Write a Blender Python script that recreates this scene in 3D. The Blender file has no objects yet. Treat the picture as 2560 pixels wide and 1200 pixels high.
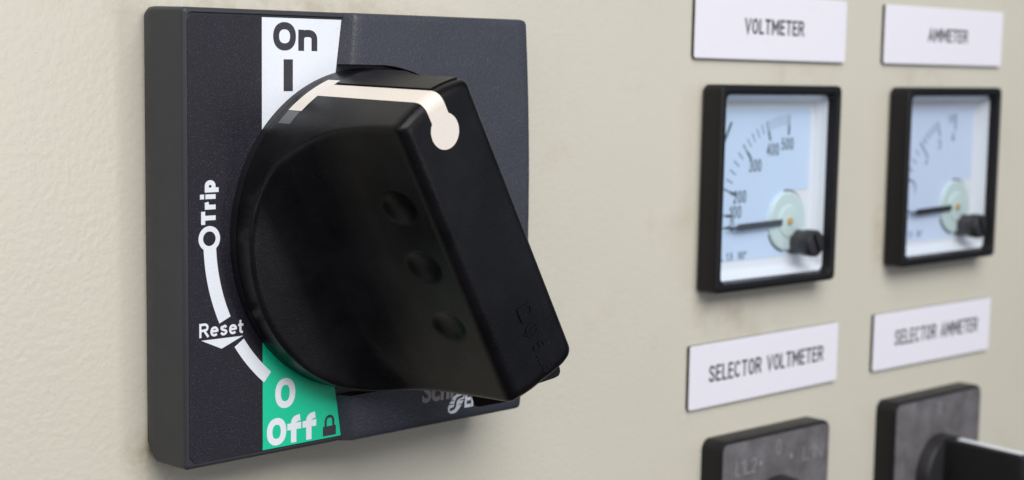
import bpy, bmesh, math, random
import numpy as np
from mathutils import Vector, Matrix

MM = 0.001
scene = bpy.context.scene
COL = scene.collection
random.seed(4)

# ------------------------------------------------------------------ camera, light, exposure
cam_d = bpy.data.cameras.new("camera")
cam = bpy.data.objects.new("camera", cam_d)
COL.objects.link(cam)
cam.location = (-0.292671, -0.384423, 0.047779)
cam.rotation_euler = (1.4622724, -0.0154229, -0.7639825)
cam_d.sensor_width = 36.0
cam_d.lens = 36.0 * 4098.77 / 2560.0
cam_d.clip_start = 0.01
cam_d.clip_end = 50.0
cam_d.dof.use_dof = True
cam_d.dof.focus_distance = 0.448
cam_d.dof.aperture_fstop = 15.0
scene.camera = cam

world = bpy.data.worlds.new("World")
scene.world = world
world.use_nodes = True
wb = world.node_tree.nodes["Background"]
wb.inputs[0].default_value = (0.80, 0.88, 1.0, 1.0)
wb.inputs[1].default_value = 0.05

def area(name, loc, target, sx, sy, power, col):
    d = bpy.data.lights.new(name, 'AREA')
    d.shape = 'RECTANGLE'; d.size = sx; d.size_y = sy
    d.energy = power; d.color = col
    o = bpy.data.objects.new(name, d); COL.objects.link(o)
    o.location = loc
    o.rotation_euler = (Vector(target) - Vector(loc)).to_track_quat('-Z', 'Y').to_euler()
    return o
area("overhead_lamp", (-0.40, -1.85, 1.50), (0.20, 0, 0), 2.4, 1.3, 68.0, (1.0, 0.985, 0.97))
area("edge_highlight_lamp", (-0.25, -0.85, 1.6), (0.0, 0, 0), 0.6, 0.3, 4.5, (1.0, 0.99, 0.98))  # small lamp added above for the highlight on the grip's edge
area("cool_fill", (1.5, -1.9, 0.40), (0.3, 0, 0), 2.0, 1.9, 7.0, (0.72, 0.82, 1.0))  # large cool fill light added at the front right
area("left_fill", (-1.6, -0.9, 0.6), (0.0, 0, 0), 1.2, 1.2, 7.5, (1.0, 0.97, 0.92))  # fill light added on the left to brighten the panel there
area("glint_lamp", (0.40, -1.15, 0.02), (-0.08, 0, 0), 0.14, 0.40, 1.2, (1.0, 0.93, 0.84))  # narrow warm lamp added for glints on the paint at left

scene.view_settings.view_transform = 'Standard'
scene.view_settings.look = 'None'
scene.view_settings.exposure = 0.0
scene.view_settings.gamma = 1.0
scene.view_settings.use_curve_mapping = False

# ------------------------------------------------------------------ materials
def new_mat(name):
    m = bpy.data.materials.new(name); m.use_nodes = True
    nt = m.node_tree
    return m, nt, nt.nodes["Principled BSDF"]
def node(nt, kind, **kw):
    n = nt.nodes.new(kind)
    for k, v in kw.items(): setattr(n, k, v)
    return n
def noise(nt, scale, detail=3.0, rough=0.5, vec=None):
    n = node(nt, "ShaderNodeTexNoise")
    n.inputs["Scale"].default_value = scale
    n.inputs["Detail"].default_value = detail
    n.inputs["Roughness"].default_value = rough
    if vec is None:
        tc = node(nt, "ShaderNodeTexCoord"); vec = tc.outputs["Object"]
    nt.links.new(vec, n.inputs["Vector"])
    return n
def ramp(nt, src, p0, p1, c0=(0, 0, 0, 1), c1=(1, 1, 1, 1)):
    r = node(nt, "ShaderNodeValToRGB")
    r.color_ramp.elements[0].position = p0; r.color_ramp.elements[1].position = p1
    r.color_ramp.elements[0].color = c0; r.color_ramp.elements[1].color = c1
    nt.links.new(src, r.inputs[0]); return r
def mixc(nt, fac, a, b):
    m = node(nt, "ShaderNodeMix", data_type='RGBA')
    for sock, v in ((m.inputs[0], fac), (m.inputs[6], a), (m.inputs[7], b)):
        if isinstance(v, bpy.types.NodeSocket): nt.links.new(v, sock)
        else: sock.default_value = v
    return m.outputs[2]
def bump(nt, src, strength, dist, prev=None):
    b = node(nt, "ShaderNodeBump")
    b.inputs["Strength"].default_value = strength
    b.inputs["Distance"].default_value = dist
    nt.links.new(src, b.inputs["Height"])
    if prev is not None: nt.links.new(prev, b.inputs["Normal"])
    return b.outputs["Normal"]

def plastic(name, col, rough, grain=None, grain_str=0.3, spec=0.5, dust=None, speck=None, var=0.25):
    m, nt, p = new_mat(name)
    base = (*col, 1)
    big = noise(nt, 60, 4, 0.6)
    c = mixc(nt, ramp(nt, big.outputs[0], 0.35, 0.7).outputs[0], base, tuple(x * (1 + var) for x in col) + (1,))
    if speck:                                   # fine light grains in the moulded surface
        sc, thr, scol = speck
        sn = noise(nt, sc, 2, 0.6)
        c = mixc(nt, ramp(nt, sn.outputs[0], thr, thr + 0.09).outputs[0], c, (*scol, 1))
    if dust:
        dn = noise(nt, 900, 4, 0.7); dm = noise(nt, 45, 3, 0.6)
        mu = node(nt, "ShaderNodeMath", operation='MULTIPLY')
        nt.links.new(ramp(nt, dn.outputs[0], 0.60, 0.78).outputs[0], mu.inputs[0])
        nt.links.new(ramp(nt, dm.outputs[0], 0.55, 0.85).outputs[0], mu.inputs[1])
        c = mixc(nt, mu.outputs[0], c, (*dust, 1))
    nt.links.new(c, p.inputs["Base Color"])
    p.inputs["Specular IOR Level"].default_value = spec
    rn = ramp(nt, noise(nt, 130, 4, 0.65).outputs[0], 0.3, 0.75, (rough * 0.88,) * 3 + (1,), (min(1, rough * 1.15),) * 3 + (1,))
    nt.links.new(rn.outputs[0], p.inputs["Roughness"])
    if grain:
        g = noise(nt, grain, 2.5, 0.6)
        nt.links.new(bump(nt, g.outputs[0], grain_str, 0.0002), p.inputs["Normal"])
    return m

def paint_panel():
    m, nt, p = new_mat("panel_paint")
    tc = node(nt, "ShaderNodeTexCoord"); vec = tc.outputs["Object"]
    big = noise(nt, 9, 4, 0.6, vec)
    c = mixc(nt, ramp(nt, big.outputs[0], 0.35, 0.7).outputs[0], (0.606, 0.580, 0.498, 1), (0.628, 0.602, 0.518, 1))
    # small grit specks, thicker around the switch
    sp = noise(nt, 2300, 2, 0.6, vec); zone = noise(nt, 60, 3, 0.6, vec)
    mu = node(nt, "ShaderNodeMath", operation='MULTIPLY')
    nt.links.new(ramp(nt, sp.outputs[0], 0.655, 0.70).outputs[0], mu.inputs[0])
    nt.links.new(ramp(nt, zone.outputs[0], 0.48, 0.66).outputs[0], mu.inputs[1])
    c = mixc(nt, mu.outputs[0], c, (0.20, 0.16, 0.11, 1))
    # yellowish handling stains
    st = noise(nt, 34, 5, 0.62, vec); st2 = noise(nt, 11, 2, 0.5, vec)
    mu2 = node(nt, "ShaderNodeMath", operation='MULTIPLY')
    nt.links.new(ramp(nt, st.outputs[0], 0.56, 0.82).outputs[0], mu2.inputs[0])
    nt.links.new(ramp(nt, st2.outputs[0], 0.45, 0.66).outputs[0], mu2.inputs[1])
    c = mixc(nt, mu2.outputs[0], c, (0.53, 0.48, 0.37, 1))
    # grime rubbed in along the edges of the fittings
    def spot(x, z, r, sx=1.0, sz=1.0):
        mp = node(nt, "ShaderNodeMapping"); mp.inputs["Location"].default_value = (-x * MM / sx, 0, -z * MM / sz); mp.inputs["Scale"].default_value = (1 / sx, 0, 1 / sz)
        nt.links.new(vec, mp.inputs["Vector"])
        ln = node(nt, "ShaderNodeVectorMath", operation='LENGTH'); nt.links.new(mp.outputs[0], ln.inputs[0])
        mr = node(nt, "ShaderNodeMapRange"); mr.inputs[1].default_value = r * MM; mr.inputs[2].default_value = r * MM * 0.15; mr.clamp = True
        nt.links.new(ln.outputs["Value"], mr.inputs[0]); return mr.outputs[0]
    gr = noise(nt, 90, 5, 0.65, vec); grr = ramp(nt, gr.outputs[0], 0.42, 0.68).outputs[0]
    for x, z, r, sx, sz, k in ((290, -22, 16, .45, 1.6, .55), (186, -43, 18, 1.6, .6, .35), (315, 43, 18, 1.6, .4, .4), (228, 44, 18, 1.6, .4, .3), (200, -52, 26, 1.5, .7, .25), (-57, -60, 16, .8, .6, 1.0), (-20, 62, 50, 1.5, .14, .6)):
        m1 = node(nt, "ShaderNodeMath", operation='MULTIPLY'); nt.links.new(spot(x, z, r, sx, sz), m1.inputs[0]); nt.links.new(grr, m1.inputs[1])
        m2 = node(nt, "ShaderNodeMath", operation='MULTIPLY'); nt.links.new(m1.outputs[0], m2.inputs[0]); m2.inputs[1].default_value = k
        c = mixc(nt, m2.outputs[0], c, (0.36, 0.29, 0.18, 1))
    nt.links.new(c, p.inputs["Base Color"])
    p.inputs["Roughness"].default_value = 0.30
    p.inputs["Specular IOR Level"].default_value = 0.5
    o1 = noise(nt, 500, 1.5, 0.5, vec); o2 = noise(nt, 900, 2, 0.5, vec)
    n1 = bump(nt, o1.outputs[0], 0.19, 0.0006)
    n2 = bump(nt, o2.outputs[0], 0.12, 0.0003, n1)
    nt.links.new(n2, p.inputs["Normal"])
    return m

def flat_ink(name, col, rough=0.45, grain=1500, gs=0.15):
    m, nt, p = new_mat(name)
    n = noise(nt, 2200, 2, 0.6)
    c = mixc(nt, ramp(nt, n.outputs[0], 0.4, 0.62).outputs[0], (*col, 1), tuple(x * 0.96 for x in col) + (1,))
    sp = noise(nt, 900, 2, 0.6)
    c = mixc(nt, ramp(nt, sp.outputs[0], 0.73, 0.78).outputs[0], c, tuple(x * 0.55 for x in col) + (1,))
    nt.links.new(c, p.inputs["Base Color"])
    p.inputs["Roughness"].default_value = rough
    g = noise(nt, grain, 2, 0.5)
    nt.links.new(bump(nt, g.outputs[0], gs, 0.0002), p.inputs["Normal"])
    return m

def glass_mat():
    m, nt, p = new_mat("meter_glass")
    nt.nodes.remove(p)
    out = nt.nodes["Material Output"]
    tr = node(nt, "ShaderNodeBsdfTransparent"); gl = node(nt, "ShaderNodeBsdfGlossy")
    tr.inputs[0].default_value = (0.96, 0.98, 1.0, 1)
    gl.inputs["Roughness"].default_value = 0.04
    lw_ = node(nt, "ShaderNodeLayerWeight"); lw_.inputs[0].default_value = 0.5
    pw = node(nt, "ShaderNodeMath", operation='POWER'); pw.inputs[1].default_value = 4.5
    nt.links.new(lw_.outputs["Facing"], pw.inputs[0])
    fr = node(nt, "ShaderNodeMath", operation='MULTIPLY_ADD'); fr.inputs[1].default_value = 0.9; fr.inputs[2].default_value = 0.05
    nt.links.new(pw.outputs[0], fr.inputs[0])
    mx = node(nt, "ShaderNodeMixShader")
    nt.links.new(fr.outputs[0], mx.inputs[0]); nt.links.new(tr.outputs[0], mx.inputs[1]); nt.links.new(gl.outputs[0], mx.inputs[2])
    nt.links.new(mx.outputs[0], out.inputs[0])
    return m

def worn_metal():
    m, nt, p = new_mat("worn_aluminium")
    n1 = noise(nt, 70, 5, 0.65)
    c = mixc(nt, ramp(nt, n1.outputs[0], 0.32, 0.7).outputs[0], (0.13, 0.12, 0.12, 1), (0.25, 0.24, 0.26, 1))
    nt.links.new(c, p.inputs["Base Color"])
    p.inputs["Metallic"].default_value = 0.35
    nt.links.new(ramp(nt, noise(nt, 90, 4, 0.6).outputs[0], 0.3, 0.7, (0.38,) * 3 + (1,), (0.6,) * 3 + (1,)).outputs[0], p.inputs["Roughness"])
    return m

M = {}
M['panel'] = paint_panel()
M['housing'] = plastic("housing_plastic", (0.029, 0.031, 0.039), 0.48, 2600, 0.22, 0.45, var=0.12)
M['cover'] = plastic("cover_plastic", (0.034, 0.036, 0.052), 0.46, 1500, 0.75, 0.55, speck=(1900, 0.60, (0.07, 0.075, 0.105)), var=0.12)
M['plate'] = plastic("plate_print", (0.0105, 0.0095, 0.0165), 0.50, 2400, 0.6, 0.45, speck=(2600, 0.60, (0.055, 0.053, 0.085)), var=0.15)
M['white'] = flat_ink("white_print", (0.80, 0.84, 0.92))
M['greyprint'] = flat_ink("grey_print", (0.30, 0.27, 0.27))
M['green'] = flat_ink("green_print", (0.004, 0.58, 0.33))
M['ink'] = plastic("dark_print", (0.028, 0.026, 0.036), 0.5, 1700, 0.4, 0.5, speck=(1700, 0.60, (0.065, 0.065, 0.085)))
M['knob'] = plastic("knob_plastic", (0.0032, 0.0031, 0.0042), 0.34, 1500, 0.22, 0.20, speck=(1900, 0.66, (0.016, 0.016, 0.018)), dust=(0.05, 0.045, 0.04), var=1.6)
M['collar'] = plastic("collar_plastic", (0.008, 0.0085, 0.012), 0.4, 1600, 0.15, 0.35, dust=(0.10, 0.085, 0.065))
M['pointer'] = flat_ink("pointer_inlay", (0.80, 0.74, 0.68), 0.42, 700, 0.08)
M['patch'] = plastic("worn_patch", (0.085, 0.088, 0.095), 0.45, 1500, 0.1)
M['black'] = plastic("black_plastic", (0.006, 0.0055, 0.0068), 0.42, 1500, 0.1, 0.35)
M['void'] = plastic("recess_black", (0.002, 0.002, 0.0022), 0.7, spec=0.05)
M['label'] = flat_ink("label_white", (0.84, 0.83, 0.92), 0.40, 500, 0.05)
M['labelcore'] = plastic("label_core", (0.02, 0.02, 0.02), 0.5)
M['letter'] = plastic("label_letter", (0.015, 0.015, 0.018), 0.6)
M['dialblue'] = flat_ink("dial_blue", (0.67, 0.80, 0.98), 0.6, 500, 0.03)
M['dialhazed'] = flat_ink("dial_blue_reflection", (0.74, 0.81, 0.98), 0.6, 500, 0.03)  # dial blue made paler, the glass reflection is put into the colour
M['dialwhite'] = flat_ink("dial_white", (0.88, 0.88, 0.90), 0.5, 500, 0.03)
M['dialink'] = plastic("dial_ink", (0.03, 0.05, 0.06), 0.6)
M['dialfaint'] = plastic("dial_ink_fine", (0.16, 0.22, 0.30), 0.6)
M['boss'] = flat_ink("boss_pale_green", (0.68, 0.80, 0.76), 0.4, 500, 0.03)
M['gold'] = plastic("brass_pivot", (0.55, 0.32, 0.06), 0.35)
M['screw'] = plastic("screw_black", (0.02, 0.019, 0.022), 0.4)
M['screwbase'] = plastic("screw_grey", (0.045, 0.042, 0.045), 0.45)
M['glass'] = glass_mat()
M['metal'] = worn_metal()
M['engrave'] = plastic("engraved_white", (0.23, 0.23, 0.25), 0.6)

# ------------------------------------------------------------------ mesh helpers (all in millimetres; d = distance out from the panel)
def L(x, d, z): return (x * MM, -d * MM, z * MM)

def link(name, me, mat, parent=None, off=(0, 0, 0), smooth=None):
    """link a mesh given in panel millimetres; off = origin (x,d,z) of the thing it belongs to"""
    o = bpy.data.objects.new(name, me)
    COL.objects.link(o)
    if mat: me.materials.append(mat)
    if off != (0, 0, 0):
        me.transform(Matrix.Translation(-Vector(L(*off))))
    if parent: o.parent = parent
    if smooth is not None:
        for p in me.polygons: p.use_smooth = True
        if smooth < 180: me.set_sharp_from_angle(angle=math.radians(smooth))
    return o

def mesh(name, verts, faces):
    me = bpy.data.meshes.new(name)
    me.from_pydata([L(*v) for v in verts], [], faces)
    bm = bmesh.new(); bm.from_mesh(me)
    bmesh.ops.recalc_face_normals(bm, faces=bm.faces[:])
    bm.to_mesh(me); bm.free()
    me.update()
    return me

def rrect(x0, x1, z0, z1, r, n=5):
    pts = []
    for cx, cz, a0 in ((x1 - r, z1 - r, 0), (x0 + r, z1 - r, 90), (x0 + r, z0 + r, 180), (x1 - r, z0 + r, 270)):
        for k in range(n + 1):
            a = math.radians(a0 + 90 * k / n)
            pts.append((cx + r * math.cos(a), cz + r * math.sin(a)))
    return pts

def loft(name, rings, cap0=True, cap1=True):
    """rings: list of (d, [(x,z)...]) with equal counts"""
    n = len(rings[0][1]); v = []; f = []
    for d, pts in rings: v += [(x, d, z) for x, z in pts]
    for k in range(len(rings) - 1):
        for i in range(n):
            j = (i + 1) % n
            f.append((k * n + i, k * n + j, (k + 1) * n + j, (k + 1) * n + i))
    if cap0: f.append(tuple(range(n)))
    if cap1: f.append(tuple((len(rings) - 1) * n + i for i in range(n)))
    return mesh(name, v, f)

def circ(cx, cz, r, n=48):
    return [(cx + r * math.cos(2 * math.pi * k / n), cz + r * math.sin(2 * math.pi * k / n)) for k in range(n)]

def sheet(name, pts, d0, d1):
    return loft(name, [(d0, pts), (d1, pts)])

def join_meshes(name, meshes):
    bm = bmesh.new()
    for m in meshes:
        bm.from_mesh(m)
    me = bpy.data.meshes.new(name); bm.to_mesh(me); bm.free(); me.update()
    return me

def text_mesh(s, box, d, thick=0.05, bold=0.0, rot=0.0, frame=None, space=1.0):
    """lettering whose outline fills box = (x0,x1,z0,z1) before turning by rot about the box centre"""
    cu = bpy.data.curves.new("lettering", 'FONT')
    cu.body = s; cu.size = 1.0; cu.resolution_u = 6; cu.offset = bold; cu.extrude = 0.02
    cu.space_character = space
    ob = bpy.data.objects.new("lettering", cu); COL.objects.link(ob)
    dg = bpy.context.evaluated_depsgraph_get(); dg.update()
    me = bpy.data.meshes.new_from_object(ob.evaluated_get(dg))
    bpy.data.objects.remove(ob); bpy.data.curves.remove(cu)
    co = np.array([v.co[:] for v in me.vertices])
    lo, hi = co.min(0), co.max(0)
    u = (co - lo) / np.maximum(hi - lo, 1e-9)
    x0, x1, z0, z1 = box
    w, h = x1 - x0, z1 - z0
    X = (u[:, 0] - .5) * w; Z = (u[:, 1] - .5) * h
    D = d + u[:, 2] * thick
    c, sn = math.cos(rot), math.sin(rot)
    X, Z = X * c - Z * sn, X * sn + Z * c
    cx, cz = (x0 + x1) / 2, (z0 + z1) / 2
    if frame is None:
        P = np.stack([X + cx, D, Z + cz], 1)
    else:                                   # frame: (centre, axis along the text, axis up the text)
        o_, a_, b_ = frame
        P = np.stack([o_[0] + a_[0] * (X + cx) + b_[0] * (Z + cz), D, o_[1] + a_[1] * (X + cx) + b_[1] * (Z + cz)], 1)
    for v, p in zip(me.vertices, P): v.co = L(*p)
    me.materials.clear()
    me.update()
    return me

# ---- drawn lettering: every glyph is a set of pen strokes in a box of cap height 1
def _arc(cx, cy, rx, ry, a0, a1, n=14, p=2.25):
    out = []
    for k in range(n + 1):
        a = math.radians(a0 + (a1 - a0) * k / n); c, s_ = math.cos(a), math.sin(a)
        out.append((cx + rx * math.copysign(abs(c) ** (2 / p), c), cy + ry * math.copysign(abs(s_) ** (2 / p), s_)))
    return out
def _spl(pts, n=7):
    P_ = [pts[0]] + list(pts) + [pts[-1]]; out = []
    for i in range(1, len(P_) - 2):
        for k in range(n):
            t = k / n; q = []
            for j in (0, 1):
                a, b, c, d = P_[i - 1][j], P_[i][j], P_[i + 1][j], P_[i + 2][j]
                q.append(.5 * (2 * b + (c - a) * t + (2 * a - 5 * b + 4 * c - d) * t * t + (3 * b - a - 3 * c + d) * t ** 3))
            out.append(tuple(q))
    return out + [pts[-1]]
XH = 0.645
GL = {
 'O': (.70, [_arc(.5, .5, .5, .5, 0, 360, 44)]), '0': (.62, [_arc(.5, .5, .5, .5, 0, 360, 40)]),
 'n': (.56, [[(0, 0), (0, XH + .02)], [(0, .36)] + _arc(.5, .36, .5, XH - .34, 180, 0, 18, 2.5) + [(1, 0)]]),
 'f': (.38, [[(.3, 0), (.3, .78)] + _arc(.95, .78, .65, .22, 180, 100, 10), [(-.2, XH - .02), (.95, XH - .02)]]),
 'T': (.66, [[(0, 1), (1, 1)], [(.5, 0), (.5, 1)]]),
 'r': (.30, [[(0, 0), (0, XH)], [(0, .4)] + _arc(1.0, .4, 1.0, XH - .4, 180, 105, 10)]),
 'i': (.0, [[(.5, 0), (.5, XH - .06)], [(.5, 1.09), (.5, 1.1)]]),
 'p': (.58, [[(0, -.3), (0, XH)], _arc(.5, XH / 2, .5, XH / 2, 0, 360, 34)]),
 'R': (.70, [[(0, 0), (0, 1)], [(.02, 1), (.55, 1)] + _arc(.55, .745, .42, .255, 90, -90, 16) + [(.02, .49)], [(.52, .49), (1, 0)]]),
 'e': (.58, [[(.02, .35), (1, .35)], _arc(.5, XH / 2, .5, XH / 2, -4, 318, 30)]),
 's': (.52, [_spl([(.95, .55), (.75, .69), (.45, XH), (.1, .6), (.12, .46), (.5, .36), (.92, .25), (.93, .1), (.6, 0), (.25, .01), (0, .15)])]),
 't': (.26, [[(.3, .95), (.3, .14)] + _arc(.95, .14, .65, .14, 180, 262, 8), [(-.15, XH - .02), (1, XH - .02)]]),
 'V': (.72, [[(0, 1), (.5, 0), (1, 1)]]), 'L': (.5, [[(0, 1), (0, 0), (1, 0)]]),
 'M': (.92, [[(0, 0), (0, 1)], [(1, 0), (1, 1)], [(.06, .98), (.5, .30), (.94, .98)]]),
 'E': (.55, [[(1, 1), (0, 1), (0, 0), (1, 0)], [(0, .52), (.9, .52)]]),
 'A': (.74, [[(0, 0), (.5, 1), (1, 0)], [(.2, .33), (.8, .33)]]),
 'S': (.64, [_spl([(.95, .76), (.84, .94), (.5, 1), (.12, .92), (.06, .72), (.3, .57), (.7, .46), (.97, .3), (.88, .07), (.5, 0), (.12, .05), (0, .25)])]),
 'C': (.72, [_arc(.5, .5, .5, .5, 38, 322, 34)]), 'N': (.68, [[(0, 0), (0, 1), (1, 0), (1, 1)]]),
 '1': (.26, [[(0, .78), (1, 1), (1, 0)]]),
 '2': (.56, [_spl([(0, .72), (.12, .92), (.5, 1), (.9, .9), (.96, .68), (.7, .42), (.3, .18), (0, 0)]) + [(1, 0)]]),
 '3': (.56, [_spl([(0, .82), (.2, .96), (.5, 1), (.9, .9), (.9, .65), (.4, .53)]), _spl([(.4, .53), (.95, .42), (.95, .12), (.5, 0), (.15, .04), (0, .2)])]),
 '4': (.60, [[(.75, 0), (.75, 1)], [(.72, 1), (0, .28), (1, .28)]]),
 '5': (.56, [[(.92, 1), (.18, 1), (.06, .5)] + _spl([(.06, .5), (.5, .63), (.92, .5), (.96, .22), (.7, .02), (.3, 0), (0, .14)])]),
 '9': (.56, [_arc(.5, .68, .5, .32, 0, 360, 30), _spl([(1, .68), (.97, .35), (.7, .03), (.3, 0), (.05, .12)])]),
 '8': (.56, [_arc(.5, .755, .44, .245, 0, 360, 26), _arc(.5, .265, .5, .265, 0, 360, 28)]),
 '.': (.0, [[(.5, 0), (.5, .01)]]), '\u00b0': (.25, [_arc(.5, .85, .5, .15, 0, 360, 16)]),
 '\u00d8': (.85, [_arc(.5, .5, .5, .42, 0, 360, 40), [(.5, -.08), (.5, 1.08)]]),
 ' ': (.3, []),
}
def _stroke(pts, t, closed=False, caps=True):
    pts = [np.array(p, float) for p in pts]
    q = [pts[0]]
    for p in pts[1:]:
        if np.hypot(*(p - q[-1])) > 1e-5: q.append(p)
    if closed and np.hypot(*(q[0] - q[-1])) < 1e-4: q.pop()
    if caps and not closed:              # square pen ends
        a = q[0] - q[1]; q[0] = q[0] + a / np.hypot(*a) * t / 2
        b = q[-1] - q[-2]; q[-1] = q[-1] + b / np.hypot(*b) * t / 2
    n = len(q); Lr, Rr = [], []
    for i in range(n):
        a = q[i] - q[i - 1] if (i > 0 or closed) else q[1] - q[0]
        b = q[(i + 1) % n] - q[i] if (i < n - 1 or closed) else q[i] - q[i - 1]
        a = a / np.hypot(*a); b = b / np.hypot(*b)
        na, nb = np.array((-a[1], a[0])), np.array((-b[1], b[0]))
        m = na + nb; l = np.hypot(*m)
        m = na if l < 1e-6 else m / l
        k = min(1 / max(m @ na, .05), 2.6)
        Lr.append(q[i] + m * k * t / 2); Rr.append(q[i] - m * k * t / 2)
    f = [(i, (i + 1) % n, n + (i + 1) % n, n + i) for i in range(n if closed else n - 1)]
    return Lr + Rr, f
def letters(s_, box, d, t, gap=None, rot=0.0, frame=None, raise_=0.0, tz=None):
    """pen lettering of stroke width t (mm) whose caps fill box = (x0,x1,z0,z1)"""
    x0, x1, z0, z1 = box; w, h = x1 - x0, z1 - z0
    gap = t * .62 if gap is None else gap
    free = w - sum(t + gap for c in s_) + gap
    tot = sum(GL[c][0] for c in s_)
    sx = free / max(tot, 1e-6) if tot > 0 else 0
    V, F = [], []; x = -w / 2; lay = 0
    cx, cz = (x0 + x1) / 2, (z0 + z1) / 2
    cr, sr = math.cos(rot), math.sin(rot)
    for c in s_:
        gw, strokes = GL[c]; gw *= sx
        for st in strokes:
            pts = [(x + t / 2 + px_ * gw, -h / 2 + t / 2 + py_ * (h - t)) for px_, py_ in st]
            closed = len(pts) > 8 and math.hypot(pts[0][0] - pts[-1][0], pts[0][1] - pts[-1][1]) < 1e-3
            pv, pf = _stroke(pts, t, closed, c not in 'esSC23569')
            dd = d + .004 * (lay % 5); lay += 1
            b = len(V)
            for p in pv:
                X, Z = p[0] * cr - p[1] * sr + cx, p[0] * sr + p[1] * cr + cz
                if frame is not None:
                    o_, a_, b_ = frame
                    X, Z = o_[0] + a_[0] * X + b_[0] * Z, o_[1] + a_[1] * X + b_[1] * Z
                V.append((X, dd, Z))
            F += [tuple(b + i for i in q) for q in pf]
            if raise_:                                     # moulded strokes get side walls
                m = len(pv) // 2; e = len(V)
                V += [(v[0], v[1] - raise_, v[2]) for v in V[b:b + len(pv)]]
                for i in range(m if closed else m - 1):
                    j = (i + 1) % m
                    F += [(b + i, b + j, e + j, e + i), (b + m + i, b + m + j, e + m + j, e + m + i)]
                if not closed: F += [(b, b + m, e + m, e), (b + m - 1, b + 2 * m - 1, e + 2 * m - 1, e + m - 1)]
        x += gw + t + gap
    return mesh("lettering", V, F)

def stretch(me, top=0.5, low=True):
    """the housing stands a little taller than 120 mm and sits a touch out of level"""
    for v in me.vertices:
        x, z = v.co.x / MM, v.co.z / MM
        k = min(1.0, max(0.0, (abs(z) - 46.0) / 11.0))
        if z > 0: v.co.z += top * k * MM
        elif low: v.co.z -= k * (0.85 - 0.45 * x / 60.0) * MM
    me.update(); return me

def thing(name, label, cat, loc, group=None, roty=0.0):
    o = bpy.data.objects.new(name, None); COL.objects.link(o)
    o.empty_display_size = 0.01
    o.location = L(*loc); o.rotation_euler = (0, roty, 0)
    o['label'] = label; o['category'] = cat
    if group: o['group'] = group
    return o

# ------------------------------------------------------------------ the panel
pm = loft("panel", [(-3, rrect(-300, 900, -420, 380, 2)), (0, rrect(-300, 900, -420, 380, 2))])
panel = link("cabinet_panel", pm, M['panel'])
panel['kind'] = 'structure'
panel['label'] = "beige painted sheet metal panel carrying the switch and meters"

# ------------------------------------------------------------------ rotary switch
ORG = (0, 0, 0)
sw = thing("rotary_switch", "large square dark grey rotary switch with black knob and green Off field", "switch", ORG)

D = 19.5
def hr(d, ix, iz, r, dz0=0.0): return (d, rrect(-60.3 + ix, 60.3 - ix, -60.0 + iz + dz0, 60.0 - iz, r, 6))
hm = loft("housing", [
    hr(0.05, 0.5, 0.3, 2.0, 2.6), hr(2.6, -0.35, -0.2, 1.6, 2.2), hr(4.8, -0.45, -0.3, 1.4, 0.25), hr(5.6, -0.45, -0.3, 1.4, 0.0),
    hr(18.2, -0.02, -0.02, 1.2), hr(18.9, 0.10, 0.10, 1.1), hr(19.3, 0.42, 0.42, 0.9), hr(19.5, 0.85, 0.85, 0.7),
    hr(19.48, 1.25, 1.20, 1.6), hr(18.9, 1.42, 1.36, 1.9)])
link("housing", stretch(hm), M['housing'], sw, smooth=40)

# printed front plate, left of the raised cover
def chamf(x0, x1t, x1b, z0, z1, c):
    return [(x0 + c, z0), (x1b, z0), (-10.7, -44.9), (-10.7, 44.1), (x1t, z1), (x0 + c, z1), (x0, z1 - c), (x0, z0 + c)]
ppts = chamf(-58.75, -8.2, -7.9, -60.0 + 1.55, 60.0 - 1.45, 1.7)
plate = link("front_plate", stretch(sheet("front_plate", ppts, 18.8, 19.15), 0.1), M['plate'], sw)
T0, T1 = 19.2, 19.26
KX, KZ, KR = -0.27, -0.44, 45.57           # knob axis and radius
def clipfield(pts): return pts
# white On field and green Off field, running under the knob
link("on_field", sheet("on_field", [(-35.5, 20), (-10.7, 20), (-10.7, 44.1), (-8.75, 58.5), (-35.5, 58.5)], T0 - .03, T0), M['white'], plate)
link("off_field", stretch(sheet("off_field", [(-35.35, -20), (-35.35, -58.42), (-8.05, -58.42), (-10.7, -44.9), (-10.7, -20)], T0 - .03, T0)), M['green'], plate)
ink = []
B = 0.026
ink.append(letters("On", (-31.85, -17.1, 49.75, 57.4), T0 + .03, 1.95, .8))
ink.append(sheet("bar", [(-28.4, 38.8), (-25.35, 38.8), (-25.35, 47.4), (-28.4, 47.4)], T0, T1))
# padlock symbol
sh = []
px0, px1 = -14.75, -10.15
link("dark_lettering", join_meshes("dark_lettering", ink), M['ink'], plate)
ink = []
ink.append(sheet("lockbody", [(px0, -58.75), (px1, -58.75), (px1, -56.0), (px0, -56.0)], T0, T1))
cxp, rz, ro, ri = -12.45, -54.6, 1.75, 1.0
outer = [(cxp - ro, -56.0)] + [(cxp - ro * math.cos(math.pi * k / 12), rz + ro * math.sin(math.pi * k / 12) * 1.05) for k in range(13)] + [(cxp + ro, -56.0)]
inner = [(cxp - ri, -56.0)] + [(cxp - ri * math.cos(math.pi * k / 12), rz + ri * math.sin(math.pi * k / 12) * 1.05) for k in range(13)] + [(cxp + ri, -56.0)]
vs = [(x, T1, z) for x, z in outer] + [(x, T1, z) for x, z in inner]; n = len(outer)
ink.append(mesh("shackle", vs, [(i, i + 1, n + i + 1, n + i) for i in range(n - 1)]))
link("padlock_symbol", join_meshes("padlock_symbol", ink), M['ink'], plate)
wl = []
wl.append(letters("0", (-31.2, -24.4, -48.7, -40.3), T0 + .03, 1.9))
wl.append(letters("Off", (-34.0, -17.0, -58.85, -51.2), T0 + .03, 1.85, .85))
wl.append(letters("Trip", (-58.45, -46.75, 7.4, 11.9), T0 + .03, 1.25, .5, rot=math.pi / 2))
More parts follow.
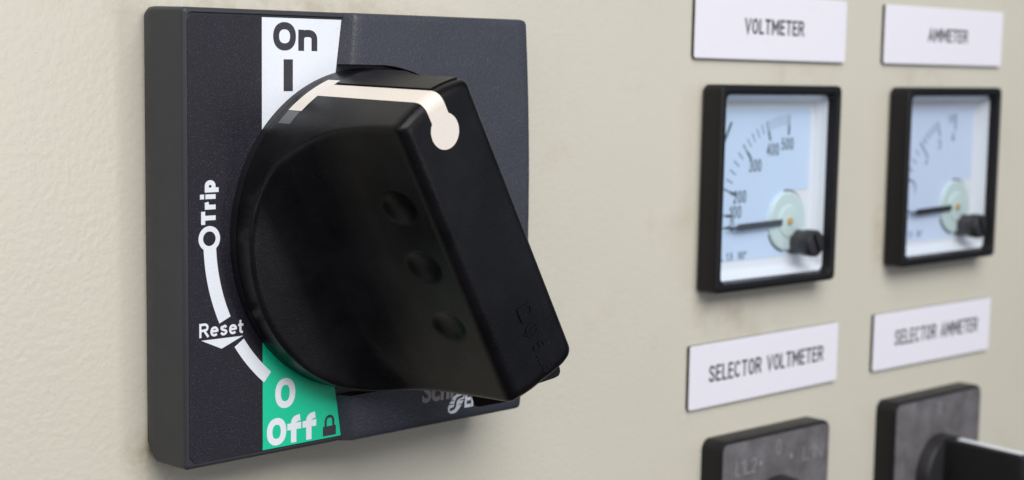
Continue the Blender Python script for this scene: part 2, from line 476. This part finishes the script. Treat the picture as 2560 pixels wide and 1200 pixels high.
wl.append(letters("Reset", (-55.6, -41.7, -26.2, -22.4), T0 + .03, .66, .5))
wl.append(sheet("tri", [(-55.0, -26.95), (-48.65, -29.75), (-41.75, -26.95)], T0, T1))
def ringseg(r0, r1, a0, a1, n=24, cx=KX, cz=KZ, d=T1):
    v = []; f = []
    for k in range(n + 1):
        a = math.radians(a0 + (a1 - a0) * k / n)
        for r in (r0, r1): v.append((cx + r * math.cos(a), d, cz + r * math.sin(a)))
    for k in range(n): f.append((2 * k, 2 * k + 1, 2 * k + 3, 2 * k + 2))
    return mesh("arc", v, f)
wl.append(ringseg(1.95, 3.35, 0, 360, 40, -52.36, 0.05, T1))
wl.append(ringseg(50.05, 53.95, 182.3, 204.6, 30, d=T1 + .015))
wl.append(ringseg(49.5, 53.1, 213.5, 229.2, 24, d=T1 + .02))
link("white_lettering", join_meshes("white_lettering", wl), M['white'], plate)

# raised cover on the right with the clearance cut for the knob
RC = KR + 1.15
def cov_left(z):
    xl = -10.75 + max(0.0, (abs(z) - 44.5)) * 0.158
    if abs(z - KZ) < RC: xl = max(xl, KX + math.sqrt(RC * RC - (z - KZ) ** 2))
    return xl
def cover_mesh():
    zs = [-60.0, -59.75, -59.3, -58.5] + list(np.arange(-57.5, -47.0, .5)) + list(np.arange(-47.3, -40, .12)) + list(np.arange(-39.5, 39.2, 1.0)) + list(np.arange(39.2, 46.8, .12)) + list(np.arange(47, 58, .5)) + [58.5, 59.3, 59.75, 60.0]
    zs = sorted(set(round(float(z), 3) for z in zs))
    V = []; F = []; nc = None
    for z in zs:
        e = 60.0 - abs(z)
        rnd = 0.0 if e >= 1.3 else 1.3 - math.sqrt(max(0, 1.3 ** 2 - (1.3 - e) ** 2))
        corner = 0.0 if e >= 1.6 else 1.6 - math.sqrt(max(0, 1.6 ** 2 - (1.6 - e) ** 2))
        bul = 2.7 * (1 - (z / 60.0) ** 2)
        xl = cov_left(z)
        xr = 60.25 - corner
        cut = abs(z - KZ) < RC and KX + math.sqrt(RC * RC - (z - KZ) ** 2) > -10.75 + max(0.0, (abs(z) - 44.5)) * 0.158
        top = D + 2.95 + bul - rnd
        run = 0.25 if cut else 2.2 + bul * 0.35        # sloped step towards the printed plate
        row = [(xl, 18.9, z), (xl + run * .3, 18.9 + (top - 18.9) * .35, z), (xl + run * .72, top - .75, z), (xl + run * .9, top - .22, z), (xl + run + .45, top, z)]
        xa = xl + run + .45
        for t in np.linspace(0.04, 1, 22)[:-1]:
            row.append((xa + (xr - 1.2 - xa) * t, top, z))
        row += [(xr - 1.2, top, z), (xr - .5, top - .12, z), (xr - .12, top - .5, z), (xr, top - 1.2, z), (xr + .05, 18.0, z)]
        nc = len(row); V += row
    for i in range(len(zs) - 1):
        for j in range(nc - 1):
            F.append((i * nc + j, i * nc + j + 1, (i + 1) * nc + j + 1, (i + 1) * nc + j))
    F.append(tuple(range(nc))); F.append(tuple((len(zs) - 1) * nc + j for j in range(nc)))
    return mesh("cover", V, F)
cover = link("raised_cover", stretch(cover_mesh()), M['cover'], sw, smooth=38)

def cov_d(z): return D + 2.95 + 2.7 * (1 - (z / 60.0) ** 2)
# maker's name printed on the cover, mostly behind the knob
lg = [text_mesh("Electric", (36.0, 52.5, -56.9, -51.6), 0, .03, .03)]
# round emblem between the two words: an oval with a dark S through it and notches at its sides
EM_OUT = [(30.38, -57.83), (29.58, -57.21), (29.32, -56.17), (29.5, -55.34), (29.96, -54.54), (30.6, -53.62), (31.35, -52.71), (32.38, -52.24), (33.91, -52.4), (35.2, -52.6), (35.74, -53.4), (35.37, -54.54), (34.72, -55.76), (33.79, -56.93), (32.85, -57.67), (31.71, -58.01)]
EM_INK = [([(30.46, -56.62), (31.5, -56.4), (32.06, -55.97), (32.23, -54.84), (32.5, -54.01), (33.35, -53.33), (34.68, -53.08)], .85),
       ([(29.3, -55.0), (31.3, -55.04)], .3), ([(30.0, -53.94), (31.46, -53.88)], .3), ([(34.12, -54.12), (36.0, -54.1)], .3), ([(33.86, -55.5), (35.5, -55.37)], .3)]
lg.append(sheet("emblem", EM_OUT, 0, .03))
emi = []
for k_, (pts_, t_) in enumerate(EM_INK):
    pv, pf = _stroke(_spl(pts_, 5) if len(pts_) > 2 else pts_, t_)
    emi.append(mesh("ink", [(p[0], .05 + .004 * k_, p[1]) for p in pv], pf))
lgm = join_meshes("cover_lettering", lg)
for v in lgm.vertices:
    v.co.y -= (cov_d(v.co.z / MM) + 0.03) * MM
link("cover_lettering", lgm, M['white'], cover)
for nm_, mm_, mt_ in (("maker_name", text_mesh("Schneider", (18.8, 50.5, -53.2, -46.2), 0, .03, .03), 'greyprint'), ("emblem_ink", join_meshes("emblem_ink", emi), 'cover')):
    for v in mm_.vertices: v.co.y -= (cov_d(v.co.z / MM) + 0.03) * MM
    link(nm_, mm_, M[mt_], cover)
# dark padlock slot in the lower right of the cover
sp_ = [(37.4, -50.5), (39.6, -55.6), (40.6, -56.9), (42.0, -57.3), (55.5, -57.3), (56.5, -56.3), (56.5, -44.0), (37.4, -44.0)]
sm = sheet("lock_slot", sp_, 0, .06)
for v in sm.vertices: v.co.y -= (cov_d(v.co.z / MM) + 0.09) * MM
link("lock_slot", sm, M['void'], cover)

# ---- collar and knob
link("collar", loft("collar", [(18.9, circ(KX, KZ, KR + .05, 128)), (21.7, circ(KX, KZ, KR - .1, 128)), (21.75, circ(KX, KZ, KR - .8, 128))]), M['collar'], sw, smooth=40)

ANG = math.radians(28.5)
UX = np.array([math.sin(ANG), -math.cos(ANG)])      # along the grip, towards its lower end
VX = np.array([-math.cos(ANG), -math.sin(ANG)])     # across the grip, towards the left flank
KTOP = 72.5
TW = np.array([12.0, 28.4, 28.6, 29.0, 29.9, 33.2, 36.6, 43.6, 51.3, 59.5, 69.2, 78.0])   # heights ...
TVU = np.array([70., 46.5, 42.0, 36.8, 31.9, 25.7, 23.2, 18.6, 15.5, 13.9, 13.0, 12.7])   # half width at the pointer end
TVL = np.array([70., 46.5, 41.0, 33.0, 26.5, 20.2, 17.6, 15.2, 14.1, 13.5, 13.0, 12.7])   # half width at the lower end
def knob_f(u, v, w):
    s = np.clip((u - 14.0) / 30.0, 0, 1); s = s * s * (3 - 2 * s)
    av = np.abs(v)
    avr = av - 0.75 * (v < 0) * np.clip((w - 45.0) / 20.0, 0, 1)
    half = (1 - s) * np.interp(w, TW, TVU) + s * np.interp(w, TW, TVL)
    dw = 0.5
    half2 = (1 - s) * np.interp(w + dw, TW, TVU) + s * np.interp(w + dw, TW, TVL)
    half1 = (1 - s) * np.interp(w - dw, TW, TVU) + s * np.interp(w - dw, TW, TVL)
    slope = (half2 - half1) / (2 * dw)
    fs = (avr - half) / np.sqrt(1 + slope * slope)
    fc = np.hypot(u, v) - (KR - 0.1 - (w - 22.5) * 0.02 + 1.3 * np.clip(u / 30.0, 0, 1) * np.clip(-v / 9.0, 0, 1) * np.clip((w - 45.0) / 20.0, 0, 1))
    ft = w - KTOP
    fb = 21.7 - w
    def smax(a, b, k):
        h = np.maximum(k - np.abs(a - b), 0) / k
        return np.maximum(a, b) + h * h * k * 0.25
    kc = 1.4 + 0.9 * np.clip((u - 15) / 25.0, 0, 1) * np.clip(-v / 6.0, 0, 1) * np.clip((w - 35) / 15.0, 0, 1)
    f = smax(fs, fc, kc)
    f = smax(f, ft, 3.6)
    f = smax(f, fb, 0.25)
    for uc in (18.4, -0.8, -18.9):
        q = np.sqrt(((u - uc) / 7.4) ** 2 + ((av - 17.75) / 5.15) ** 2 + ((w - 61.5) / 8.6) ** 2)
        f = smax(f, (1 - q) * 5.15, 0.35)
    return f
def smooth_tables():
    global TW, TVU, TVL
    w = np.linspace(12, 78, 265)
    def pch(xs, ys, x):                      # monotone cubic through the measured profile
        h = np.diff(xs); dl = np.diff(ys) / h; m = np.zeros(len(xs))
        for i in range(1, len(xs) - 1):
            if dl[i - 1] * dl[i] > 0:
                w1 = 2 * h[i] + h[i - 1]; w2 = h[i] + 2 * h[i - 1]
                m[i] = (w1 + w2) / (w1 / dl[i - 1] + w2 / dl[i])
        m[0], m[-1] = dl[0], dl[-1]
        i = np.clip(np.searchsorted(xs, x) - 1, 0, len(xs) - 2); t = (x - xs[i]) / h[i]
        return ((1 + 2 * t) * (1 - t) ** 2 * ys[i] + t * (1 - t) ** 2 * h[i] * m[i] + t * t * (3 - 2 * t) * ys[i + 1] + t * t * (t - 1) * h[i] * m[i + 1])
    a, b = pch(TW, TVU, w), pch(TW, TVL, w)
    TW, TVU, TVL = w, a, b
smooth_tables()

def grad(f, P, e=0.02):
    g = np.stack([(f(*(P + e * np.eye(3)[i]).T) - f(*(P - e * np.eye(3)[i]).T)) / (2 * e) for i in range(3)], 1)
    return g
def to_surface(P, level=0.0, it=5):
    P = np.array(P, float)
    for _ in range(it):
        g = grad(knob_f, P); val = knob_f(*P.T) - level
        step = (val / np.maximum((g * g).sum(1), 0.05))[:, None] * g
        ln = np.linalg.norm(step, axis=1, keepdims=True)
        step *= np.minimum(1, 1.0 / np.maximum(ln, 1e-9))
        P = P - step
    return P
def kworld(P):
    P = np.asarray(P, float)
    return np.stack([KX + UX[0] * P[:, 0] + VX[0] * P[:, 1], P[:, 2], KZ + UX[1] * P[:, 0] + VX[1] * P[:, 1]], 1)

def iso_mesh(f, lo, hi, h):
    ax = [np.arange(lo[i], hi[i] + h, h) for i in range(3)]
    nx, ny, nz = map(len, ax)
    G = np.meshgrid(*ax, indexing='ij'); val = f(*G)
    neg = val < 0
    cnt = np.zeros((nx - 1, ny - 1, nz - 1), int); acc = np.zeros((nx - 1, ny - 1, nz - 1, 3))
    quads = []
    def sl(a, b, n): return slice(a, n - 1 + a)
    crossings = []
    for axis in range(3):
        a = [slice(None)] * 3; b = [slice(None)] * 3
        a[axis] = slice(0, -1); b[axis] = slice(1, None)
        v0, v1 = val[tuple(a)], val[tuple(b)]
        m = (v0 < 0) != (v1 < 0)
        idx = np.argwhere(m); t = (v0[m] / (v0[m] - v1[m]))
        p = np.stack([ax[i][idx[:, i]] for i in range(3)], 1); p[:, axis] += t * h
        o1, o2 = [(1, 2), (2, 0), (0, 1)][axis]
        ok = (idx[:, o1] > 0) & (idx[:, o2] > 0) & (idx[:, o1] < (nx, ny, nz)[o1] - 1) & (idx[:, o2] < (nx, ny, nz)[o2] - 1)
        idx, p = idx[ok], p[ok]; up = v0[m][ok] < 0
        cells = []
        for d1, d2 in ((-1, -1), (0, -1), (0, 0), (-1, 0)):
            c = idx.copy(); c[:, o1] += d1; c[:, o2] += d2
            np.add.at(cnt, tuple(c.T), 1); np.add.at(acc, tuple(c.T), p)
            cells.append(c)
        crossings.append((cells, up))
    vid = -np.ones(cnt.shape, int); has = cnt > 0
    vid[has] = np.arange(has.sum())
    P = acc[has] / cnt[has][:, None]
    for cells, up in crossings:
        q = np.stack([vid[tuple(c.T)] for c in cells], 1)
        q[~up] = q[~up][:, ::-1]
        quads.append(q)
    return P, np.concatenate(quads)

KP, KQ = iso_mesh(knob_f, (-47, -47, 21), (47, 47, 74.5), 0.55)
KP = to_surface(KP, 0.0, 3)
knob = link("knob", mesh("knob", kworld(KP).tolist(), [tuple(int(i) for i in q) for q in KQ]), M['knob'], sw, smooth=180)

def wrap_patch(name, P, nu, nv, level, skirt=None):
    """grid patch laid on the knob's surface, lifted by level"""
    Q = to_surface(P, level)
    V = Q.tolist(); F = [(i * nv + j, i * nv + j + 1, (i + 1) * nv + j + 1, (i + 1) * nv + j) for i in range(nu - 1) for j in range(nv - 1)]
    if skirt is not None:
        ring = [i * nv for i in range(nu)] + [(nu - 1) * nv + j for j in range(1, nv)] + [i * nv + nv - 1 for i in range(nu - 2, -1, -1)] + [j for j in range(nv - 2, 0, -1)]
        S = to_surface(np.array(P)[ring], skirt)
        b = len(V); V += S.tolist(); n = len(ring)
        F += [(ring[k], ring[(k + 1) % n], b + (k + 1) % n, b + k) for k in range(n)]
    return mesh(name, kworld(np.array(V)).tolist(), F)

def wall_pt(v, w): return (-math.sqrt(max(0, (KR - 0.1 - (w - 22.5) * 0.02) ** 2 - v * v)), v, w)
# pointer inlay: a band at the foot of the wall, a stripe up the wall and over the edge, a round end on the face
path = [('w', w) for w in np.arange(25.6, 70.6, 0.9)] + [('c', t) for t in np.linspace(0, 1, 15)] + [('t', u) for u in np.linspace(-41.0, -36.5, 10)]
P = []; NV = 9
for kind, a in path:
    for v in np.linspace(-2.95, 3.2, NV):
        if kind == 'w': P.append(wall_pt(v, a))
        elif kind == 't': P.append((a, v, KTOP))
        else:
            p0 = np.array(wall_pt(v, 70.6)); p2 = np.array((-41.0, v, KTOP)); p1 = np.array((p0[0], v, KTOP))
            P.append(tuple((1 - a) ** 2 * p0 + 2 * a * (1 - a) * p1 + a * a * p2))
inl = [wrap_patch("stripe", P, len(path), NV, 0.06)]
P = []; ws = np.linspace(23.9, 29.6, 8); vv = np.linspace(-5.7, 9.9, 25)
for v in vv:
    for w in ws: P.append(wall_pt(v, w))
inl.append(wrap_patch("band", P, len(vv), len(ws), 0.09))
dv = [(-34.7, 0.2, KTOP)]; df = []
for r in np.linspace(0.8, 4.75, 6):
    for k in range(40):
        a = 2 * math.pi * k / 40; dv.append((-34.7 + r * math.cos(a), 0.2 + r * math.sin(a), KTOP))
for k in range(40): df.append((0, 1 + k, 1 + (k + 1) % 40))
for i in range(5):
    for k in range(40): df.append((1 + i * 40 + k, 1 + i * 40 + (k + 1) % 40, 1 + (i + 1) * 40 + (k + 1) % 40, 1 + (i + 1) * 40 + k))
inl.append(mesh("dot", kworld(to_surface(dv, 0.10)).tolist(), df))
link("pointer_mark", join_meshes("pointer_mark", inl), M['pointer'], knob, smooth=50)
# slightly proud insert on the wall beside the stripe
P = []; ws = np.linspace(30.3, 68.6, 40); vv = np.linspace(0, 1, 22)
for t in vv:
    for w in ws:
        v0 = -3.4
        P.append(wall_pt(v0 - t * 9.2, w))
link("wall_insert", wrap_patch("wall_insert", P, len(vv), len(ws), 0.45, -0.3), M['knob'], knob, smooth=40)
P = []; ws = np.linspace(24.0, 29.2, 6); vv = np.linspace(10.05, 14.6, 8)
for v in vv:
    for w in ws: P.append(wall_pt(v, w))
link("worn_patch", wrap_patch("worn_patch", P, len(vv), len(ws), 0.05), M['patch'], knob, smooth=50)

# moulded marks on the face: padlock sign, diameter sign 5...8
fr = ((KX, KZ), tuple(UX), tuple(-VX))
mk = [letters("\u00d8", (26.3, 30.2, -0.6, 4.7), KTOP + .22, .5, frame=fr, raise_=.3),
      letters("5", (32.3, 34.9, 0.2, 4.3), KTOP + .22, .5, frame=fr, raise_=.3),
      letters("...", (35.7, 38.9, 0.15, 0.75), KTOP + .22, .55, .75, frame=fr, raise_=.3),
      letters("8", (39.3, 42.0, 0.6, 4.4), KTOP + .16, .5, frame=fr, raise_=.4)]
def fpt(a, b): return (KX + UX[0] * a - VX[0] * b, KZ + UX[1] * a - VX[1] * b)
mk.append(sheet("lock", [fpt(20.3, -.3), fpt(24.6, -.3), fpt(24.6, 2.6), fpt(20.3, 2.6)], KTOP - .03, KTOP + .3))
v = []; f = []
for k in range(17):
    a = math.pi * k / 16
    for r in (1.25, 1.9):
        x, z = fpt(22.45 + r * math.cos(a), 2.6 + r * 1.35 * math.sin(a)); v.append((x, KTOP + .25, z)); v.append((x, KTOP - .05, z))
for k in range(16):
    b = 4 * k
    f += [(b, b + 2, b + 6, b + 4), (b, b + 1, b + 5, b + 4), (b + 2, b + 3, b + 7, b + 6)]
mk.append(mesh("hasp", v, f))
link("moulded_marks", join_meshes("moulded_marks", mk), M['knob'], knob)

# sliding padlock tab showing under the lower end of the grip
def ku(a, b): return (KX + UX[0] * a + VX[0] * b, KZ + UX[1] * a + VX[1] * b)
tp = [ku(38, -9.6), ku(47.2, -9.6), ku(48.2, -9.2), ku(48.8, -8.3), ku(48.4, -6.5), ku(46.2, -1.0), ku(38, -1.0)]
link("lock_tab", loft("lock_tab", [(61, tp), (68.2, tp)]), M['black'], sw)

# ------------------------------------------------------------------ nameplates
LW, LH = 93.1, 24.0
def nameplate(cx, cz, r, txt, box, label, bold):
    org = (cx, 0, cz)
    t = thing("nameplate", label, "label", org, "engraved white labels on the panel", -math.radians(r))
    core = rrect(cx - LW / 2, cx + LW / 2, cz - LH / 2, cz + LH / 2, 1.0, 4)
    face = rrect(cx - LW / 2 + .15, cx + LW / 2 - .15, cz - LH / 2 + .15, cz + LH / 2 - .15, .9, 4)
    link("backing", loft("backing", [(0.05, core), (1.35, core)]), M['labelcore'], t, org)
    link("white_face", loft("white_face", [(1.36, core), (1.55, core), (1.65, face)]), M['label'], t, org)
    link("lettering", letters(txt, box, 1.68, .95, .62), M['letter'], t, org)
nameplate(211.4, 61.7, -0.45, "VOLTMETER", (193.3, 229.9, 59.2, 65.0), "white label reading VOLTMETER above the larger meter", .012)
nameplate(331.7, 61.1, -0.30, "AMMETER", (317.6, 349.0, 58.7, 64.4), "white label reading AMMETER above the right-hand meter", .012)
nameplate(213.6, -67.5, 0.0, "SELECTOR VOLTMETER", (178.2, 250.2, -70.2, -63.9), "white label reading SELECTOR VOLTMETER between meter and selector switch", .012)
nameplate(332.5, -67.5, -0.48, "SELECTOR AMMETER", (301.6, 368.4, -70.0, -63.5), "white label reading SELECTOR AMMETER below the right-hand meter", .012)

# ------------------------------------------------------------------ panel meters
def poly_tick(ang, r0, r1, w, px_, pz_, d):
    a = math.radians(ang); s, c = -math.sin(a), math.cos(a)       # angle from vertical, to the left
    nx, nz = c, -s
    q = [(px_ + s * r + nx * e, d, pz_ + c * r + nz * e) for r, e in ((r0, -w / 2), (r0, w / 2), (r1, w / 2), (r1, -w / 2))]
    return mesh("tick", q, [(0, 1, 2, 3)])
def meter(cx, cz, r, kind, label):
    org = (cx, 0, cz)
    t = thing("panel_meter", label, "meter", org, "square panel meters with black bezels", -math.radians(r))
    lo_ = 1.2 if kind == "V" else 0.0; hi_ = 0.35 if kind == "V" else 0.0
    def R(d, h, rr): return (d, rrect(cx - h, cx + h, cz - h - lo_, cz + h + hi_, rr, 6))
    bez = loft("bezel", [R(.05, 35.8, 2.5), R(1.2, 37.3, 2.6), R(8.3, 37.4, 2.4), R(9.2, 37.1, 2.2), R(9.56, 36.5, 2.0),
                         R(9.56, 34.4, 2.6), R(9.2, 34.0, 2.8), R(6.0, 33.6, 2.6), R(5.6, 33.5, 2.6)], cap0=False, cap1=False)
    link("bezel", bez, M['black'], t, org, smooth=40)
    tray = loft("dial_tray", [R(5.55, 33.5, 2.6), R(5.0, 33.3, 2.4), R(1.0, 30.6, 1.0)], cap0=False, cap1=True)
    link("dial_tray", tray, M['dialwhite'], t, org, smooth=30)
    px_, pz_ = cx + 14.6, cz - 14.7
    nx_, nz_ = cx + 15.6, cz - 2.7
    dl = link("dial", sheet("dial", [(cx - 28.6, cz - 28.3), (nx_, cz - 28.3), (nx_, nz_), (cx + 28.6, nz_), (cx + 28.6, cz + 28.7), (cx - 28.6, cz + 28.7)], 1.1, 1.25), M['dialblue'] if kind == 'V' else M['dialhazed'], t, org)
    dark = []; fine = []; d = 1.3
    if kind == 'V':
        known = [(0, 91.5), (100, 84.4), (200, 70.5), (300, 43.0), (400, 20.0), (500, 0.0)]
        for val, a in known:
            dark.append(poly_tick(a, 33.3, 37.0, 1.15, px_, pz_, d)); fine.append(poly_tick(a, 37.0, 41.0, 0.8, px_, pz_, d))
        for k in range(2, len(known) - 1):
            n = 5 if known[k][0] < 400 else 8
            for j in range(1, n):
                a = known[k][1] + (known[k + 1][1] - known[k][1]) * j / n
                fine.append(poly_tick(a, 37.0, 41.0, 0.6 if n == 5 else 0.36, px_, pz_, d))
        for s, x, z, w in (("500", 222.2, 17.9, 7.6), ("400", 213.1, 15.9, 7.6), ("300", 202.5, 10.0, 7.6), ("200", 193.9, -1.5, 7.6), ("100", 191.5, -7.2, 7.0), ("0", 189.6, -12.0, 2.4)):
            dark.append(letters(s, (x - w / 2, x + w / 2, z - 2.4, z + 2.4), d, .62, .5))
        dark.append(letters("V", (179.6, 187.8, 18.8, 26.6), d, 1.2))
        dark.append(letters("CL 1.5  90\u00b0", (181.5, 199.0, -25.3, -22.3), d, .45, .4))
    else:
        for a in (91, 70, 45, 23, 2):
            fine.append(poly_tick(a, 33.6, 40.5, 1.0, px_, pz_, d))
        for k in range(1, 5): fine.append(poly_tick(45 - 22 * k / 5, 37.0, 40.5, .8, px_, pz_, d))
        for k in range(1, 4): fine.append(poly_tick(70 - 25 * k / 4, 37.0, 40.5, .6, px_, pz_, d))
        for k in range(1, 5): fine.append(poly_tick(2 + 21 * k / 5 * .45, 37.0, 40.5, .4, px_, pz_, d))
        for s, x, z in (("1", 312.4, -3.6), ("2", 321.0, 9.0), ("3", 330.6, 15.0), ("4", 341.3, 18.0)):
            fine.append(letters(s, (x - 1.2, x + 1.2, z - 2.2, z + 2.2), d, .6))
        fine.append(letters("CL 1.5  90\u00b0", (304.0, 320.0, -24.4, -21.6), d, .42, .4))
    link("scale_marks", join_meshes("scale_marks", dark or fine), M['dialink'] if dark else M['dialfaint'], dl, org)
    if dark: link("fine_scale_marks", join_meshes("fine_scale_marks", fine), M['dialfaint'], dl, org)
    boss = link("boss", loft("boss", [(1.05, circ(px_, pz_, 11.6)), (2.2, circ(px_, pz_, 11.4)), (2.6, circ(px_, pz_, 10.8)), (2.6, circ(px_, pz_, 6.3)), (3.1, circ(px_, pz_, 6.0)), (3.2, circ(px_, pz_, 5.6))]), M['boss'], t, org, smooth=30)
    shade_arcs = [ringseg(11.0, 12.2, a0, a1, 14, px_, pz_, 1.42) for a0, a1 in ((18, 100), (205, 262))]  # dark arcs painted for the shadow in the gap around the boss
    link("boss_gap_shade", join_meshes("boss_gap_shade", shade_arcs), M['screwbase'], boss, org)
    link("pivot", loft("pivot", [(3.15, circ(px_, pz_, 1.5, 20)), (3.9, circ(px_, pz_, 1.4, 20)), (4.1, circ(px_, pz_, .9, 20))]), M['gold'], boss, org, smooth=40)
    a = math.radians(181.6)
    def nd(r, e): return (px_ + r * math.cos(a) - e * math.sin(a), pz_ + r * math.sin(a) + e * math.cos(a))
    npz = [nd(5.2, -1.15), nd(31.5, -1.25), nd(33.5, -.5), nd(37.5, -.25), nd(37.5, .25), nd(33.5, .5), nd(31.5, 1.25), nd(5.2, 1.15)]
    link("needle", sheet("needle", npz, 3.3, 3.8), M['screw'], t, org)
    sx, sz = cx + 20.6, cz - 23.0
    scr = link("zero_screw", loft("zero_screw", [(6.6, circ(sx, sz, 5.0)), (7.0, circ(sx, sz, 5.2)), (11.3, circ(sx, sz, 5.2)), (11.9, circ(sx, sz, 4.8)), (12.0, circ(sx, sz, 4.2))]), M['screw'], t, org, smooth=40)
    link("screw_shaft", loft("screw_shaft", [(1.1, circ(sx, sz, 5.0)), (4.6, circ(sx, sz, 4.6)), (6.6, circ(sx, sz, 4.4))]), M['screwbase'], scr, org, smooth=40)
    sa, ca = math.sin(math.radians(-62)), math.cos(math.radians(-62))
    sl = [(sx + x * ca - z * sa, sz + x * sa + z * ca) for x, z in ((-4.0, -.75), (4.0, -.75), (4.0, .75), (-4.0, .75))]
    link("slot", sheet("slot", sl, 12.0, 12.05), M['void'], scr, org)
    g = link("glass", sheet("glass", rrect(cx - 33.4, cx + 33.4, cz - 33.4 - lo_, cz + 33.4 + hi_, 2.5, 6), 5.7, 5.72), M['glass'], t, org)
meter(208.2, 2.74, -0.38, 'V', "black framed voltmeter with blue dial marked to 500")
meter(329.5, 2.24, -0.10, 'A', "black framed ammeter with blue dial, under the AMMETER label")

# ------------------------------------------------------------------ selector switches
def selector(cx, cz, r, marks, grip_ang, label):
    org = (cx, 0, cz)
    t = thing("selector_switch", label, "switch", org, "black selector switches with grey front plates", -math.radians(r))
    H = 34.4
    def R(d, h, rr): return (d, rrect(cx - h, cx + h, cz - h, cz + h, rr, 6))
    link("base", loft("base", [R(.05, H + .1, 4.2), R(8.3, H + .1, 4.0), R(9.1, H - .2, 3.8), R(9.35, H - .8, 3.4)]), M['black'], t, org, smooth=40)
    fp = link("face_plate", loft("face_plate", [R(9.3, H - 1.1, 3.0), R(9.66, H - 1.1, 3.0)]), M['metal'], t, org)
    if marks:
        ms = [letters(s, b, 9.70, .6, .55) if s != "dot" else sheet("dot", circ((b[0] + b[1]) / 2, (b[2] + b[3]) / 2, 1.0, 16), 9.66, 9.72) for s, b in marks]
        link("lettering", join_meshes("lettering", ms), M['engrave'], fp, org)
    kb = link("knob", loft("knob", [(9.7, circ(cx, cz, 17.2, 64)), (14.6, circ(cx, cz, 16.8, 64)), (15.6, circ(cx, cz, 16.2, 64)), (15.8, circ(cx, cz, 15.4, 64))]), M['screw'], t, org, smooth=40)
    a = math.radians(grip_ang)
    def g(u, v): return (cx + u * math.sin(a) + v * math.cos(a), cz + u * math.cos(a) - v * math.sin(a))
    def gr(h, w, rr=0.8):
        return [g(z, x) for x, z in rrect(-w, w, -h, h, rr, 4)]
    link("grip", loft("grip", [(15.7, gr(16.3, 5.2)), (18.5, gr(15.9, 4.4)), (50.0, gr(14.9, 3.9)), (51.5, gr(14.5, 3.5)), (52.0, gr(13.6, 2.9))]), M['black'], kb, org, smooth=40)
    # white line along the top edge of the grip
    v = []
    for d_, u_ in ((18.8, 15.98), (49.8, 15.0)):
        for x in (-0.8, 3.7): q = g(u_, x); v.append((q[0], d_, q[1]))
    link("pointer_line", mesh("pointer_line", v, [(0, 1, 3, 2)]), M['white'], kb, org)
selector(211.3, -126.5, -0.45, [("L1L2", (185.6, 198.2, -106.0, -100.2)), ("0", (210.3, 213.4, -101.3, -95.3)), ("L1N", (227.8, 240.6, -106.2, -100.6)), ("dot", (219.2, 221.0, -104.0, -102.2)), ("dot", (200.0, 201.8, -104.0, -102.2))], 90, "black selector switch with L1L2, 0, L1N marks on grey plate, under SELECTOR VOLTMETER")
selector(326.6, -127.0, -0.18, [("0", (325.0, 328.2, -101.5, -95.8))], 0, "black selector switch with upright grip and white line, under SELECTOR AMMETER")
